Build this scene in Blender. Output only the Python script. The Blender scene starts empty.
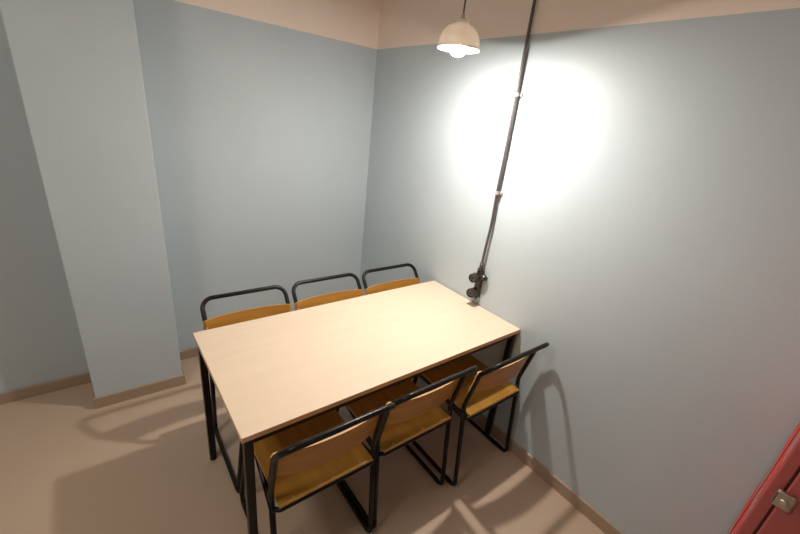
import bpy, bmesh, math, random
from mathutils import Vector, Matrix
random.seed(4)
C = bpy.context.scene.collection
SC = bpy.context.scene
PI = math.pi

# ------------------------------------------------------------------ camera
cam_d = bpy.data.cameras.new('camera')
cam_d.sensor_fit = 'HORIZONTAL'
cam_d.sensor_width = 36.0
cam_d.lens = 380.661 * 36.0 / 800.0
cam_d.shift_x = -1.982 / 800.0
cam_d.shift_y = 7.690 / 800.0
cam_d.clip_start = 0.02
cam = bpy.data.objects.new('camera', cam_d)
C.objects.link(cam)
R = ((0.794437, 0.148252, -0.588975), (-0.597153, 0.367591, -0.712941), (0.110807, 0.918095, 0.380557))
M4 = Matrix(R).to_4x4()
M4.translation = Vector((-1.6608, -0.9644, 1.7111))
cam.matrix_world = M4
SC.camera = cam

# ------------------------------------------------------------------ world, light, exposure
w = bpy.data.worlds.new('world'); SC.world = w
w.use_nodes = True
w.node_tree.nodes['Background'].inputs[0].default_value = (1.0, 0.86, 0.7, 1)
w.node_tree.nodes['Background'].inputs[1].default_value = 0.05

BULB_STRENGTH = 490.0      # side of the reflector type bulb
BULB_FACE = 2500.0         # its domed face, which throws more light down
BULB_COLOR = (1.0, 0.90, 0.81)
def area(name, loc, sx, sy, energy, col):
    ld = bpy.data.lights.new(name, 'AREA'); ld.shape = 'RECTANGLE'; ld.size = sx; ld.size_y = sy
    ld.energy = energy; ld.color = col
    lo = bpy.data.objects.new(name, ld); C.objects.link(lo); lo.location = loc
area('ceiling_light_left', (-2.8, -0.25, 2.9), 0.6, 0.6, 24, (1.0, 0.88, 0.78))
area('rear_fill_light', (-3.0, -2.8, 2.95), 1.6, 1.2, 6, (1.0, 0.86, 0.76))  # added weak fill from behind the camera, no fixture modelled

SC.view_settings.view_transform = 'Standard'
SC.view_settings.look = 'None'
SC.view_settings.exposure = 0.0
SC.view_settings.gamma = 1.0
SC.view_settings.use_curve_mapping = False

# ------------------------------------------------------------------ materials
def mat(name, col, rough=0.5, metal=0.0, spec=0.5, coat=0.0):
    m = bpy.data.materials.new(name); m.use_nodes = True
    b = m.node_tree.nodes['Principled BSDF']
    b.inputs['Base Color'].default_value = (*col, 1)
    b.inputs['Roughness'].default_value = rough
    b.inputs['Metallic'].default_value = metal
    b.inputs['Specular IOR Level'].default_value = spec
    b.inputs['Coat Weight'].default_value = coat
    return m

def mottled(name, c1, c2, scale=(3, 3, 3), rough=0.5, bump=0.0, bscale=60, detail=4, metal=0.0, spec=0.5, rvar=0.0, lo_=0.35, hi_=0.65):
    m = mat(name, c1, rough, metal, spec)
    nt = m.node_tree; N = nt.nodes; L = nt.links
    b = N['Principled BSDF']
    tc = N.new('ShaderNodeTexCoord'); mp = N.new('ShaderNodeMapping')
    mp.inputs['Scale'].default_value = scale
    L.new(tc.outputs['Object'], mp.inputs['Vector'])
    no = N.new('ShaderNodeTexNoise'); no.inputs['Scale'].default_value = 1.0
    no.inputs['Detail'].default_value = detail
    L.new(mp.outputs[0], no.inputs['Vector'])
    cr = N.new('ShaderNodeValToRGB')
    cr.color_ramp.elements[0].position = lo_; cr.color_ramp.elements[1].position = hi_
    cr.color_ramp.elements[0].color = (*c1, 1); cr.color_ramp.elements[1].color = (*c2, 1)
    L.new(no.outputs['Fac'], cr.inputs[0]); L.new(cr.outputs[0], b.inputs['Base Color'])
    if rvar:
        mr = N.new('ShaderNodeMapRange')
        mr.inputs['To Min'].default_value = rough - rvar; mr.inputs['To Max'].default_value = rough + rvar
        L.new(no.outputs['Fac'], mr.inputs['Value']); L.new(mr.outputs[0], b.inputs['Roughness'])
    if bump:
        n2 = N.new('ShaderNodeTexNoise'); n2.inputs['Scale'].default_value = bscale; n2.inputs['Detail'].default_value = 3
        L.new(tc.outputs['Object'], n2.inputs['Vector'])
        bp = N.new('ShaderNodeBump'); bp.inputs['Strength'].default_value = bump; bp.inputs['Distance'].default_value = 0.002
        L.new(n2.outputs['Fac'], bp.inputs['Height']); L.new(bp.outputs[0], b.inputs['Normal'])
    return m

def wall_paint(name, low, high, z):
    # two coats of paint meeting in a straight line at height z (world metres = object metres)
    m = mottled(name, low, tuple(c * 0.96 for c in low), (2, 2, 2), 0.5, 0.25, 90, spec=0.3)
    nt = m.node_tree; N = nt.nodes; L = nt.links
    b = N['Principled BSDF']; src = b.inputs['Base Color'].links[0].from_socket
    tc = N.new('ShaderNodeTexCoord'); sx = N.new('ShaderNodeSeparateXYZ')
    L.new(tc.outputs['Object'], sx.inputs[0])
    g = N.new('ShaderNodeMath'); g.operation = 'GREATER_THAN'; g.inputs[1].default_value = z
    L.new(sx.outputs['Z'], g.inputs[0])
    mx = N.new('ShaderNodeMix'); mx.data_type = 'RGBA'
    L.new(g.outputs[0], mx.inputs['Factor']); L.new(src, mx.inputs['A'])
    mx.inputs['B'].default_value = (*high, 1)
    L.new(mx.outputs['Result'], b.inputs['Base Color'])
    return m

BLUE = (0.535, 0.62, 0.665)
CREAM = (0.95, 0.83, 0.73)
M_WALL = wall_paint('blue_wall_paint_with_cream_band', BLUE, CREAM, 2.1244)
M_CEIL = mat('cream_ceiling_paint', (0.78, 0.72, 0.66), 0.8)
M_FLOOR = mottled('taupe_vinyl_floor', (0.52, 0.40, 0.295), (0.56, 0.43, 0.32), (1.6, 1.6, 1.6), 0.42, 0.15, 140, spec=0.4, rvar=0.04)
M_SKIRT = mottled('taupe_skirting', (0.37, 0.28, 0.20), (0.40, 0.305, 0.22), (3, 3, 3), 0.4, spec=0.45)
M_TOP = mottled('pale_beech_laminate', (0.79, 0.64, 0.48), (0.81, 0.665, 0.505), (2.5, 26, 10), 0.38, 0.0, spec=0.5, rvar=0.05)
M_EDGE = mottled('beech_edge_band', (0.66, 0.42, 0.24), (0.74, 0.49, 0.29), (8, 8, 30), 0.45)
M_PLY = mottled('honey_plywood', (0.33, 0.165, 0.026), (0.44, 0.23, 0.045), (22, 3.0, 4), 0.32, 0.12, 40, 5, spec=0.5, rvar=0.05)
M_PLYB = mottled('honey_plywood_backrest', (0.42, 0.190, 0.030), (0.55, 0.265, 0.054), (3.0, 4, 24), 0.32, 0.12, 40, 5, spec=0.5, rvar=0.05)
M_PLYE = mottled('plywood_edge', (0.58, 0.34, 0.13), (0.68, 0.43, 0.19), (12, 12, 160), 0.5)
M_BLACK = mottled('black_enamelled_tube', (0.005, 0.004, 0.004), (0.009, 0.007, 0.006), (14, 14, 14), 0.3, 0.1, 120, spec=0.28)
M_BLACKW = mottled('worn_black_enamelled_tube', (0.008, 0.007, 0.006), (0.035, 0.025, 0.020), (10, 40, 40), 0.3, 0.1, 120, spec=0.3, lo_=0.5, hi_=0.75)
M_GLIDE = mat('black_rubber', (0.02, 0.02, 0.02), 0.7)
M_STEEL = mat('steel_screw', (0.7, 0.68, 0.64), 0.3, 1.0)
M_CABLE = mat('dark_grey_cable_sheath', (0.085, 0.075, 0.07), 0.35, 0.0, 0.6)
M_CLIP = mat('grey_cable_clip', (0.42, 0.40, 0.38), 0.4)
M_SOCK = mat('black_bakelite', (0.035, 0.028, 0.024), 0.25, 0.0, 0.6)
M_SOCKF = mat('brown_bakelite_face', (0.09, 0.07, 0.06), 0.3, 0.0, 0.6)
M_GREYP = mat('grey_stub_plastic', (0.32, 0.31, 0.29), 0.45)
M_SHADE = mat('cream_enamel_shade', (0.74, 0.69, 0.62), 0.25, 0.0, 0.5, 0.3)
M_SHADEIN = mat('white_opal_lining', (0.92, 0.90, 0.86), 0.4)
def translucent(m, col, fac):
    # thin opal plastic: part of the lamp's light passes through the shade
    N = m.node_tree.nodes; L = m.node_tree.links
    tr = N.new('ShaderNodeBsdfTranslucent'); tr.inputs[0].default_value = (*col, 1)
    mx = N.new('ShaderNodeMixShader'); mx.inputs[0].default_value = fac
    L.new(N['Principled BSDF'].outputs[0], mx.inputs[1]); L.new(tr.outputs[0], mx.inputs[2])
    L.new(mx.outputs[0], N['Material Output'].inputs['Surface'])
translucent(M_SHADE, (0.9, 0.80, 0.68), 0.05)
translucent(M_SHADEIN, (0.95, 0.88, 0.80), 0.3)
M_CORD = mat('brown_lamp_cord', (0.16, 0.10, 0.07), 0.5)
M_RED = mottled('glossy_red_locker_paint', (0.42, 0.085, 0.085), (0.47, 0.105, 0.10), (4, 4, 4), 0.3, 0.1, 30, spec=0.6)
M_REDB = mottled('bright_red_patch', (0.80, 0.045, 0.025), (0.62, 0.03, 0.02), (60, 60, 60), 0.45, spec=0.4)  # brighter, more saturated red than the locker body
M_REDD = mat('dark_red_gap', (0.05, 0.006, 0.006), 0.6)
M_LATCH = mottled('worn_steel_latch', (0.45, 0.38, 0.30), (0.62, 0.54, 0.44), (40, 40, 40), 0.3, metal=1.0)
def emit(name, strength):
    m = bpy.data.materials.new(name); m.use_nodes = True
    nt = m.node_tree; nt.nodes.clear()
    em = nt.nodes.new('ShaderNodeEmission'); ou = nt.nodes.new('ShaderNodeOutputMaterial')
    em.inputs[0].default_value = (*BULB_COLOR, 1); em.inputs[1].default_value = strength
    nt.links.new(em.outputs[0], ou.inputs[0])
    return m
M_BULB = emit('lit_bulb_side_glass', BULB_STRENGTH)
M_BULBF = emit('lit_bulb_face', BULB_FACE)

# ------------------------------------------------------------------ helpers
def obj(name, bm, m, parent=None, smooth=False, mats=None, bevel=0.0, seg=2):
    me = bpy.data.meshes.new(name)
    bmesh.ops.recalc_face_normals(bm, faces=bm.faces)
    bm.to_mesh(me); bm.free()
    for q in (mats or [m]): me.materials.append(q)
    if smooth:
        for p in me.polygons: p.use_smooth = True
    o = bpy.data.objects.new(name, me); C.objects.link(o)
    if parent is not None: o.parent = parent
    if bevel:
        b = o.modifiers.new('bevel', 'BEVEL'); b.width = bevel; b.segments = seg; b.limit_method = 'ANGLE'; b.angle_limit = math.radians(50)
        if smooth is False:
            for p in me.polygons: p.use_smooth = False
    return o

def thing(name, label, cat, loc=(0, 0, 0), rz=0.0, group=None):
    o = bpy.data.objects.new(name, None); C.objects.link(o)
    o.empty_display_size = 0.1
    o.location = loc; o.rotation_euler = (0, 0, rz)
    o['label'] = label; o['category'] = cat
    if group: o['group'] = group
    return o

def struct(name, bm, m, **k):
    o = obj(name, bm, m, **k); o['kind'] = 'structure'; return o

def box(bm, x0, x1, y0, y1, z0, z1, mi=0):
    vs = [bm.verts.new((x, y, z)) for x in (x0, x1) for y in (y0, y1) for z in (z0, z1)]
    F = [(0, 1, 3, 2), (4, 6, 7, 5), (0, 4, 5, 1), (2, 3, 7, 6), (0, 2, 6, 4), (1, 5, 7, 3)]
    out = []
    for f in F:
        fc = bm.faces.new([vs[i] for i in f]); fc.material_index = mi; out.append(fc)
    return out

def bbox(*a):
    bm = bmesh.new(); box(bm, *a); return bm

def fillet(pts, rad, n=7):
    P = [Vector(p) for p in pts]; out = [P[0]]
    for i in range(1, len(P) - 1):
        r = rad[i] if isinstance(rad, (list, tuple)) else rad
        a = (P[i - 1] - P[i]); b = (P[i + 1] - P[i]); la, lb = a.length, b.length
        a.normalize(); b.normalize()
        ang = a.angle(b)
        if r <= 0 or ang > PI - 0.02: out.append(P[i]); continue
        d = min(r / math.tan(ang / 2), la * 0.49, lb * 0.49)
        rr = d * math.tan(ang / 2)
        c = P[i] + (a + b).normalized() * (rr / math.sin(ang / 2))
        s = P[i] + a * d - c; e = P[i] + b * d - c
        tot = s.angle(e)
        for k in range(n + 1):
            t = k / n
            out.append(c + (s * math.sin((1 - t) * tot) + e * math.sin(t * tot)) / math.sin(tot))
    out.append(P[-1]); return out

def tube(bm, pts, r, n=12, cap=True):
    P = [Vector(p) for p in pts]
    t0 = (P[1] - P[0]).normalized()
    up = Vector((0, 0, 1)) if abs(t0.z) < 0.9 else Vector((1, 0, 0))
    u = t0.cross(up).normalized(); rings = []; prev = t0
    for i, p in enumerate(P):
        if i == 0: t = t0
        elif i == len(P) - 1: t = (P[i] - P[i - 1]).normalized()
        else: t = ((P[i + 1] - P[i]).normalized() + (P[i] - P[i - 1]).normalized()).normalized()
        q = prev.rotation_difference(t); u = q @ u; u = (u - t * u.dot(t)).normalized(); v = t.cross(u); prev = t
        rr = r[i] if isinstance(r, (list, tuple)) else r
        rings.append([bm.verts.new(p + (u * math.cos(2 * PI * k / n) + v * math.sin(2 * PI * k / n)) * rr) for k in range(n)])
    for a, b in zip(rings, rings[1:]):
        for k in range(n): bm.faces.new((a[k], a[(k + 1) % n], b[(k + 1) % n], b[k]))
    if cap:
        bm.faces.new(rings[0][::-1]); bm.faces.new(rings[-1])
    return bm

def tb(pts, r, n=12): return tube(bmesh.new(), pts, r, n)

def lathe(bm, prof, n=48, close=False):
    rings = []
    for (r, z) in prof:
        if r < 1e-6: rings.append([bm.verts.new((0, 0, z))])
        else: rings.append([bm.verts.new((r * math.cos(2 * PI * k / n), r * math.sin(2 * PI * k / n), z)) for k in range(n)])
    pr = list(zip(rings, rings[1:]))
    if close: pr.append((rings[-1], rings[0]))
    for a, b in pr:
        for k in range(n):
            k2 = (k + 1) % n
            if len(a) == 1 and len(b) == 1: continue
            if len(a) == 1: bm.faces.new((a[0], b[k2], b[k]))
            elif len(b) == 1: bm.faces.new((a[k], a[k2], b[0]))
            else: bm.faces.new((a[k], a[k2], b[k2], b[k]))
    return bm

def surf(fn, nu, nv, th, crease=False):
    """A sheet of thickness th laid over fn(u, v) -> (point, normal); rim faces get material 1."""
    bm = bmesh.new(); A = []; B = []
    for i in range(nu + 1):
        ra = []; rb = []
        for j in range(nv + 1):
            p, nn = fn(i / nu, j / nv)
            ra.append(bm.verts.new(p + nn * th / 2)); rb.append(bm.verts.new(p - nn * th / 2))
        A.append(ra); B.append(rb)
    for i in range(nu):
        for j in range(nv):
            bm.faces.new((A[i][j], A[i + 1][j], A[i + 1][j + 1], A[i][j + 1]))
            bm.faces.new((B[i][j], B[i][j + 1], B[i + 1][j + 1], B[i + 1][j]))
    def rim(a, b, c, d):
        f = bm.faces.new((a, b, c, d)); f.material_index = 1
    for i in range(nu):
        rim(A[i][0], B[i][0], B[i + 1][0], A[i + 1][0]); rim(A[i][nv], A[i + 1][nv], B[i + 1][nv], B[i][nv])
    for j in range(nv):
        rim(A[0][j], A[0][j + 1], B[0][j + 1], B[0][j]); rim(A[nu][j], B[nu][j], B[nu][j + 1], A[nu][j + 1])
    return bm

def smooth_by_angle(o, deg=40):
    me = o.data
    bm = bmesh.new(); bm.from_mesh(me)
    for f in bm.faces: f.smooth = True
    for e in bm.edges:
        if len(e.link_faces) == 2 and e.calc_face_angle(0) > math.radians(deg): e.smooth = False
    bm.to_mesh(me); bm.free()

# ------------------------------------------------------------------ room shell
XL, YF, YB, ZC, T = -5.2, -4.2, 1.6125, 3.0, 0.12
struct('floor', bbox(XL - T, T, YF - T, YB + T, -0.1, 0.0), M_FLOOR)
struct('ceiling', bbox(XL - T, T, YF - T, YB + T, ZC, ZC + 0.1), M_CEIL)
struct('wall_right', bbox(0, T, YF - T, YB + T, 0, ZC), M_WALL)
struct('wall_back', bbox(XL, 0, YB, YB + T, 0, ZC), M_WALL)
struct('wall_left', bbox(XL - T, XL, YF - T, YB + T, 0, ZC), M_WALL)
struct('wall_front', bbox(XL, 0, YF - T, YF, 0, ZC), M_WALL)
PX0, PX1, PY = -1.8725, -1.4409, 1.3371
struct('wall_pillar', bbox(PX0, PX1, PY, YB, 0, ZC), M_WALL, bevel=0.004)

HB, TB_ = 0.072, 0.011
def skirting(name, a, b, nrm):
    """Skirting board from a to b along a wall whose room side points to nrm; the top edge is rounded."""
    a = Vector((*a, 0)); b = Vector((*b, 0)); n = Vector((*nrm, 0)); bm = bmesh.new()
    prof = [(0, 0), (TB_, 0), (TB_, HB - 0.006), (TB_ - 0.002, HB - 0.002), (TB_ - 0.006, HB), (0, HB)]
    ra = [bm.verts.new(a + n * p + Vector((0, 0, z))) for p, z in prof]
    rb = [bm.verts.new(b + n * p + Vector((0, 0, z))) for p, z in prof]
    k = len(prof)
    for i in range(k): bm.faces.new((ra[i], ra[(i + 1) % k], rb[(i + 1) % k], rb[i]))
    bm.faces.new(ra[::-1]); bm.faces.new(rb)
    return struct(name, bm, M_SKIRT)
skirting('baseboard_right', (0, YF), (0, YB), (-1, 0))
skirting('baseboard_back', (PX1, YB), (-TB_, YB), (0, -1))
skirting('baseboard_back_left', (XL, YB), (PX0, YB), (0, -1))
skirting('baseboard_pillar', (PX0 - TB_, PY), (PX1 + TB_, PY), (0, -1))
skirting('baseboard_pillar_left', (PX0, PY), (PX0, YB - TB_), (-1, 0))
skirting('baseboard_pillar_right', (PX1, PY), (PX1, YB - TB_), (1, 0))
skirting('baseboard_left', (XL, YF), (XL, YB - TB_), (1, 0))
skirting('baseboard_front', (XL + TB_, YF), (-TB_, YF), (0, 1))

# ------------------------------------------------------------------ table
TL, TW, TZ = 1.436, 0.6945, 0.74
TH = 0.0100
t = thing('dining_table', 'long pale beech topped table on a black steel frame, end against the right wall', 'table', (-0.0015, 0.0, 0), TH)
bm = bmesh.new()
fs = box(bm, -TL, 0, 0, TW, TZ - 0.021, TZ)
for i in (0, 1, 2, 3): fs[i].material_index = 1
fs[4].material_index = 1
top = obj('tabletop', bm, None, t, mats=[M_TOP, M_EDGE], bevel=0.0015)
i0 = 0.010; LW = 0.030
bm = bmesh.new(); z0, z1 = TZ - 0.052, TZ - 0.0212
box(bm, -TL + i0 + LW, -i0 - LW, i0 + 0.004, i0 + 0.03, z0, z1)
apr = [(-TL + i0 + LW, -i0 - LW, i0 + 0.004, i0 + 0.030), (-TL + i0 + LW, -i0 - LW, TW - i0 - 0.030, TW - i0 - 0.004),
       (-TL + i0 + 0.004, -TL + i0 + 0.030, i0 + LW, TW - i0 - LW), (-i0 - 0.030, -i0 - 0.004, i0 + LW, TW - i0 - LW)]
bm.free()
for a in apr: obj('frame_rail', bbox(*a, z0, z1), M_BLACK, t, bevel=0.002)
for sx in (0, 1):
    for sy in (0, 1):
        x = (-TL + i0) if sx == 0 else (-i0 - LW)
        y = i0 if sy == 0 else (TW - i0 - LW)
        bm = bmesh.new(); box(bm, x, x + LW, y, y + LW, 0.022, TZ - 0.0212)
        lg = obj('leg', bm, M_BLACK, t, bevel=0.004)
        bm = bmesh.new(); lathe(bm, [(0, 0), (0.015, 0), (0.016, 0.003), (0.016, 0.010), (0.007, 0.012), (0.006, 0.024), (0, 0.024)], 20)
        for v in bm.verts: v.co += Vector((x + LW / 2, y + LW / 2, 0))
        obj('levelling_foot', bm, M_BLACK, lg, smooth=True)

# ------------------------------------------------------------------ chairs
TR = 0.0108            # tube radius
HW = 0.206             # half width between tube centres
KZ, KY = 0.500, 0.046   # knee where the upright starts to lean back
BZ, BY = 0.705, 0.000   # second bend, from which the top loop leans back more
TOPZ, TOPY = 0.790, -0.068
SD = 0.435             # seat depth
FY = 0.442             # front foot
def lean(z):           # y of the upright at height z
    return KY + (BY - KY) * (z - KZ) / (BZ - KZ)
def make_chair():
    c = thing('stacking_chair', 'x', 'chair')
    zr = TR
    for s in (-1, 1):
        x = s * HW
        # rear leg, from the knee to just above the floor bend
        obj('leg', tb([(x, KY - 0.003, KZ - 0.03), (x, 0.004, 0.075)], TR), M_BLACK, c, smooth=True)
        obj('leg', tb([(x, FY, 0.075), (x * 0.80, FY + 0.002 - 0.012, 0.416)], TR), M_BLACK, c, smooth=True)
        # sled runner with its two upturned ends
        pts = fillet([(x, 0.004, 0.0755), (x, -0.003, zr), (x, FY, zr), (x, FY, 0.0755)], [0, 0.045, 0.045, 0], 9)
        obj('floor_runner', tb(pts, TR), M_BLACK, c, smooth=True)
        # seat rail under the plywood
        pts = fillet([(x, 0.040, 0.432), (x * 0.80, FY - 0.032, 0.432), (x * 0.80, FY - 0.010, 0.414)], [0, 0.015, 0], 4)
        obj('seat_rail', tb(pts, TR * 0.95), M_BLACK, c, smooth=True)
    obj('cross_tube', tb(fillet([(-HW, 0.038, 0.428), (-HW + 0.022, 0.018, 0.436), (HW - 0.022, 0.018, 0.436), (HW, 0.038, 0.428)], 0.012, 4), TR * 0.85), M_BLACK, c, smooth=True)
    obj('cross_tube', tb([(-HW * 0.82, SD - 0.07, 0.430), (HW * 0.82, SD - 0.07, 0.430)], TR * 0.85), M_BLACK, c, smooth=True)
    # hoop: both uprights and the top bar
    pts = fillet([(-HW, KY - 0.003, KZ - 0.03), (-HW, KY, KZ), (-HW, BY, BZ), (-HW, TOPY, TOPZ), (HW, TOPY, TOPZ), (HW, BY, BZ), (HW, KY, KZ), (HW, KY - 0.003, KZ - 0.03)],
                 [0, 0.10, 0.06, 0.056, 0.056, 0.06, 0.10, 0], 10)
    obj('back_hoop', tb(pts, TR, 14), M_BLACKW, c, smooth=True)
    # seat: dished plywood, rear edge turned up a little, front edge rolled down
    WS = 0.376
    def fs_(u, v):
        x = (u - 0.5) * WS; y = 0.014 + v * (SD - 0.012)
        z = 0.4515 - 0.010 * math.cos((u - 0.5) * PI) * math.sin(PI * min(1, v * 1.1)) - 0.018 * max(0, (v - 0.82) / 0.18) ** 2
        # rounded front corners
        ax = abs(u - 0.5) * 2
        if v > 0.9: x *= 1 - 0.10 * ((v - 0.9) / 0.1) ** 2 * ax
        return Vector((x, y, z)), Vector((0, 0, 1))
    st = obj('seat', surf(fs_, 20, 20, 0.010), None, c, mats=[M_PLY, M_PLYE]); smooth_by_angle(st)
    # the plywood is flat where it bears on the side rails
    for x in (-0.135, 0.02, 0.135):
        bm = bmesh.new(); lathe(bm, [(0.0035, 0), (0.0035, 0.0012), (0.0018, 0.0022), (0, 0.0022)], 10)
        for v in bm.verts: v.co += Vector((x, 0.026, 0.4562))
        obj('screw', bm, M_STEEL, st, smooth=True)
    # backrest: plywood on the sitter's side of the uprights, hollow to the sitter
    WB = 0.434; zt, zb = 0.712, 0.585
    nrm = Vector((0, BZ - KZ, -(BY - KY))).normalized()
    def fb(u, v):
        ax = (u - 0.5) * 2
        x = ax * WB / 2
        # rounded corners, slightly bowed top and bottom edges
        c = 0.007 * max(0, (abs(ax) - 0.90) / 0.10) ** 2
        z0 = zb - 0.010 * (1 - ax * ax) + c; z1 = zt + 0.004 * (1 - ax * ax) - c
        z = z0 + v * (z1 - z0)
        off = TR + 0.006 - 0.036 * (1 - abs(ax) ** 2.4) - 0.010 * max(0, (abs(ax) - 0.94) / 0.06) ** 2
        p = Vector((x, lean(z), z)) + nrm * off
        sl = 0.036 * 2.4 * abs(ax) ** 1.4 * (1 if ax > 0 else -1) / (WB / 2)
        n2 = (nrm - Vector((1, 0, 0)) * sl).normalized()
        return p, n2
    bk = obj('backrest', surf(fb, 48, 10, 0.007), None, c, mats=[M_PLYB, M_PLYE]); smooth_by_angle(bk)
    for s in (-1, 1):
        for z in (0.605, 0.675):
            p = Vector((s * HW, lean(z), z)) + nrm * (TR + 0.0085)
            bm = bmesh.new(); lathe(bm, [(0.0045, 0), (0.0045, 0.001), (0.002, 0.0025), (0, 0.0025)], 12)
            q = Vector((0, 0, 1)).rotation_difference(nrm)
            for v in bm.verts: v.co = q @ v.co + p
            obj('screw', bm, M_STEEL, bk, smooth=True)
    return c

def copy_tree(o, parent=None):
    c = o.copy(); C.objects.link(c)
    if parent is not None: c.parent = parent
    for ch in list(o.children):
        if ch is not c: copy_tree(ch, c)
    return c

proto = make_chair()
chairs = [
    # x, y, rz, label
    (-1.160, -0.104, 0.00, 'near side chair beside the free end of the table, closest to the camera'),
    (-0.724, -0.097, 0.00, 'middle chair of the near row, pushed in between two matching chairs'),
    (-0.259, -0.136, 0.00, 'near row chair next to the right wall and its skirting'),
    (-1.162, 0.822, PI, 'far side chair nearest the blue pillar, only hoop and plywood back above the table'),
    (-0.705, 0.822, PI, 'middle chair of the far row, tucked in between two matching chairs'),
    (-0.250, 0.822, PI, 'far row chair in the room corner, nearest the right wall'),
]
for i, (x, y, rz, lab) in enumerate(chairs):
    o = proto if i == 0 else copy_tree(proto)
    o.location = (x, y, 0); o.rotation_euler = (0, 0, rz); o['label'] = lab
    o['group'] = 'black tube and plywood stacking chairs around the table'

# ------------------------------------------------------------------ pendant lamp
LX, LY, LZ = -0.449, 0.321, 1.984      # centre of the rim
t = thing('pendant_lamp', 'small cream dome pendant lamp, lit, hanging over the table on a thin cord', 'lamp', (LX, LY, 0))
RR, HH = 0.082, 0.096
outer = [(RR + 0.003, 0.0), (RR + 0.003, 0.004), (RR, 0.006)]
for k in range(0, 15):
    a = k / 14 * math.radians(70)
    outer.append((RR * math.cos(a) ** 0.85, 0.012 + (HH - 0.022) * math.sin(a) / math.sin(math.radians(70))))
outer += [(0.0335, HH - 0.006), (0.0335, HH + 0.000), (0.031, HH + 0.003), (0.0, HH + 0.004)]
inner = [(0.0, HH - 0.002)]
for k in range(14, -1, -1):
    a = k / 14 * math.radians(70)
    inner.append((RR * math.cos(a) ** 0.85 - 0.003, 0.010 + (HH - 0.024) * math.sin(a) / math.sin(math.radians(70))))
inner += [(RR - 0.002, 0.0)]
bm = bmesh.new(); lathe(bm, outer, 64)
for v in bm.verts: v.co.z += LZ
sh = obj('lamp_shade', bm, M_SHADE, t, smooth=True)
bm = bmesh.new(); lathe(bm, inner + [(RR + 0.003, 0.0)], 64)
for v in bm.verts: v.co.z += LZ
obj('shade_lining', bm, M_SHADEIN, sh, smooth=True)
M_CAP = mat('cream_lamp_cap', (0.62, 0.50, 0.42), 0.35)
bm = bmesh.new(); lathe(bm, [(0.0, 0), (0.018, 0), (0.018, 0.004), (0.008, 0.008), (0.007, 0.020), (0.004, 0.024), (0, 0.024)], 28)
for v in bm.verts: v.co.z += LZ + HH + 0.003
obj('lamp_cap', bm, M_CAP, t, smooth=True)
bm = bmesh.new(); lathe(bm, [(0, 0.0), (0.018, 0.0), (0.019, 0.03), (0.017, 0.05), (0, 0.05)], 24)
for v in bm.verts: v.co.z += LZ + 0.046
obj('bulb_holder', bm, M_GLIDE, t, smooth=True)
prof = [(0, -0.036)] + [(0.036 * math.sin(k / 16 * PI), -0.036 * math.cos(k / 16 * PI)) for k in range(1, 14)] + [(0.015, 0.038), (0.014, 0.046), (0, 0.046)]
bm = bmesh.new(); lathe(bm, prof, 32)
for f in bm.faces:
    if f.calc_center_median().z < -0.036 * math.cos(math.radians(48)): f.material_index = 1
for v in bm.verts: v.co.z += LZ + 0.010
obj('light_bulb', bm, None, t, smooth=True, mats=[M_BULB, M_BULBF])
obj('lamp_cord', tb([(0, 0, LZ + HH + 0.028), (0.001, 0, 2.5), (0, 0, ZC - 0.02)], 0.0035, 8), M_CORD, t, smooth=True)
bm = bmesh.new(); lathe(bm, [(0, 0), (0.03, 0), (0.045, 0.012), (0.045, 0.0248), (0, 0.0248)], 28)
for v in bm.verts: v.co.z += ZC - 0.025
obj('ceiling_rose', bm, M_CAP, t, smooth=True)

# ------------------------------------------------------------------ power cable and sockets on the right wall
CX = -0.022
t = thing('hanging_power_cable', 'dark power cable down the right wall ending in black round sockets above the table', 'power cable', (0, 0.325, 0.78))
def at(dx, dy, z): return Vector((CX + dx, dy, z - 0.78))
pts = [at(0, 0.004, ZC - 0.001), at(0, 0.008, 2.45), at(0, 0.006, 2.2), at(0, 0.0, 1.87), at(0.0, -0.004, 1.62), at(0, -0.004, 1.40), at(-0.001, -0.010, 1.24), at(-0.004, -0.006, 1.10), at(-0.004, -0.003, 0.995)]
sm = []
for i in range(len(pts) - 1):
    p0 = pts[max(0, i - 1)]; p1 = pts[i]; p2 = pts[i + 1]; p3 = pts[min(len(pts) - 1, i + 2)]
    for k in range(6):
        s = k / 6
        sm.append(0.5 * ((2 * p1) + (p2 - p0) * s + (2 * p0 - 5 * p1 + 4 * p2 - p3) * s * s + (3 * p1 - p0 - 3 * p2 + p3) * s ** 3))
sm.append(pts[-1])
obj('cable', tb(sm, 0.0076, 12), M_CABLE, t, smooth=True)
for z, dy in ((1.87, 0.0), (1.40, -0.004)):
    bm = bmesh.new()
    lathe(bm, [(0.0077, -0.009), (0.0135, -0.009), (0.0135, 0.009), (0.0077, 0.009)], 20, close=True)
    for v in bm.verts: v.co += at(0, dy, z)
    box(bm, -0.013, -0.0003, dy - 0.022, dy + 0.022, z - 0.78 - 0.007, z - 0.78 + 0.007)
    obj('cable_clip', bm, M_CLIP, t, bevel=0.001)
bm = bmesh.new(); lathe(bm, [(0, 0.030), (0.0095, 0.030), (0.012, 0.0), (0.016, -0.004), (0.017, -0.022), (0, -0.022)], 20)
for v in bm.verts: v.co += at(-0.004, -0.003, 0.975)
obj('cable_gland', bm, M_SOCK, t, smooth=True)
bm = bmesh.new(); box(bm, -0.040, -0.004, -0.020, 0.012, 0.016, 0.178)
blk = obj('socket_body', bm, M_SOCK, t, bevel=0.006, seg=3)
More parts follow.
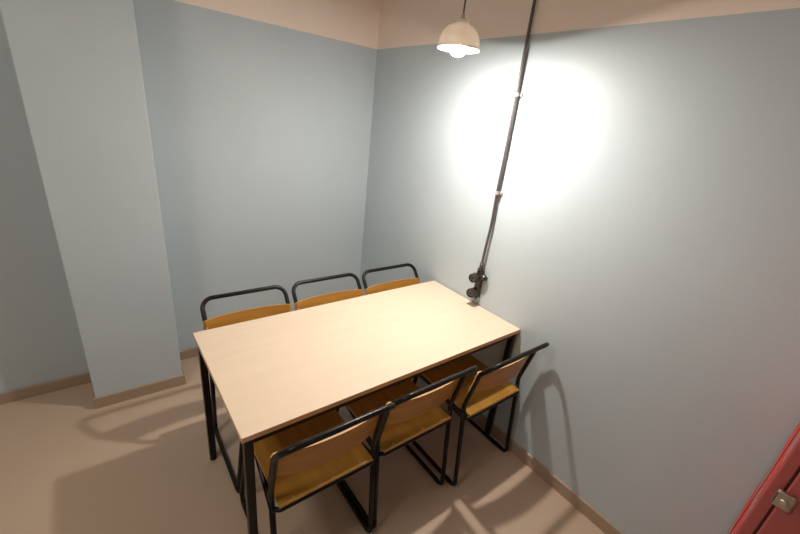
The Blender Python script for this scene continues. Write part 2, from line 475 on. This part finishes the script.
def socket(dy, z, r, tilt):
    bm = bmesh.new()
    lathe(bm, [(0, 0), (r * 0.8, 0), (r, 0.006), (r, 0.036), (r * 0.93, 0.040), (r * 0.72, 0.040), (r * 0.70, 0.032), (0, 0.032)], 32)
    rot = Matrix.Rotation(tilt, 3, 'Z') @ Matrix.Rotation(-PI / 2, 3, 'Y')
    for v in bm.verts: v.co = rot @ v.co + at(-0.014, dy, z)
    s = obj('socket', bm, M_SOCK, t); smooth_by_angle(s)
    bm = bmesh.new()
    lathe(bm, [(r * 0.35, 0.0322), (r * 0.62, 0.0322), (r * 0.58, 0.0375), (r * 0.35, 0.0375)], 28, close=True)
    for v in bm.verts: v.co = rot @ v.co + at(-0.014, dy, z)
    f = obj('socket_face', bm, M_SOCKF, s); smooth_by_angle(f)
socket(0.010, 0.915, 0.027, 0.15)
socket(0.004, 0.822, 0.028, 0.12)
bm = bmesh.new(); lathe(bm, [(0, 0), (0.019, 0), (0.020, 0.010), (0.016, 0.026), (0.009, 0.038), (0, 0.038)], 20)
rot = Matrix.Rotation(PI / 2, 3, 'X')
for v in bm.verts: v.co = rot @ v.co + at(-0.002, -0.018, 0.925)
obj('side_plug', bm, M_SOCK, t, smooth=True)
bm = bmesh.new(); lathe(bm, [(0, 0.0), (0.016, 0.0), (0.018, 0.010), (0.016, 0.030), (0, 0.030)], 20)
for v in bm.verts: v.co += at(0.002, -0.010, 0.7635)
obj('cable_stub', bm, M_GREYP, t, smooth=True)  # short grey cable end between the sockets and the tabletop

# ------------------------------------------------------------------ red locker
t = thing('metal_locker', 'glossy red metal locker with bright red patches and a steel latch by right wall', 'locker', (0, -1.029, 0))
LD, LWD, LH = 0.37, 0.42, 1.78
obj('locker_body', bbox(-LD, -0.014, -LWD, 0, 0.02, LH), M_RED, t, bevel=0.006, seg=3)
for x in (-LD + 0.03, -0.06):
    for y in (-LWD + 0.03, -0.03):
        obj('foot', bbox(x - 0.015, x + 0.015, y - 0.015, y + 0.015, 0, 0.0202), M_GLIDE, t)
# pressed seam on the side, near the wall end
obj('side_seam', bbox(-0.214, -0.208, -0.002, 0.0012, 0.05, LH - 0.03), M_REDD, t)
dr = obj('door', bbox(-LD - 0.014, -LD - 0.0005, -LWD + 0.02, -0.033, 0.06, LH - 0.03), M_RED, t, bevel=0.004)
obj('door_gap', bbox(-LD - 0.0035, -LD - 0.0004, -LWD + 0.014, -0.027, 0.052, LH - 0.022), M_REDD, t)
for (x0, x1, za, zb_) in ((-0.19, -0.02, 0.58, 0.70), (-0.355, -0.23, 0.85, 0.98), (-0.355, -0.24, 0.64, 0.75), (-0.19, -0.02, 0.88, 1.00), (-0.19, -0.03, 0.22, 0.36), (-0.35, -0.24, 1.2, 1.36)):
    obj('red_patch', bbox(x0, x1, -0.0005, 0.0009, za, zb_), M_REDB, t)  # brighter red rectangles laid on the side face
bm = bmesh.new(); box(bm, -LD - 0.034, -LD - 0.0142, -0.058, -0.018, 0.892, 0.942)
la = obj('latch', bm, M_LATCH, t, bevel=0.008, seg=3)
bm = bmesh.new(); lathe(bm, [(0, 0), (0.009, 0), (0.009, 0.004), (0.006, 0.006), (0, 0.006)], 20)
rot = Matrix.Rotation(-PI / 2, 3, 'Y')
for v in bm.verts: v.co = rot @ v.co + Vector((-LD - 0.034, -0.038, 0.917))
obj('keyhole', bm, M_STEEL, la, smooth=True)
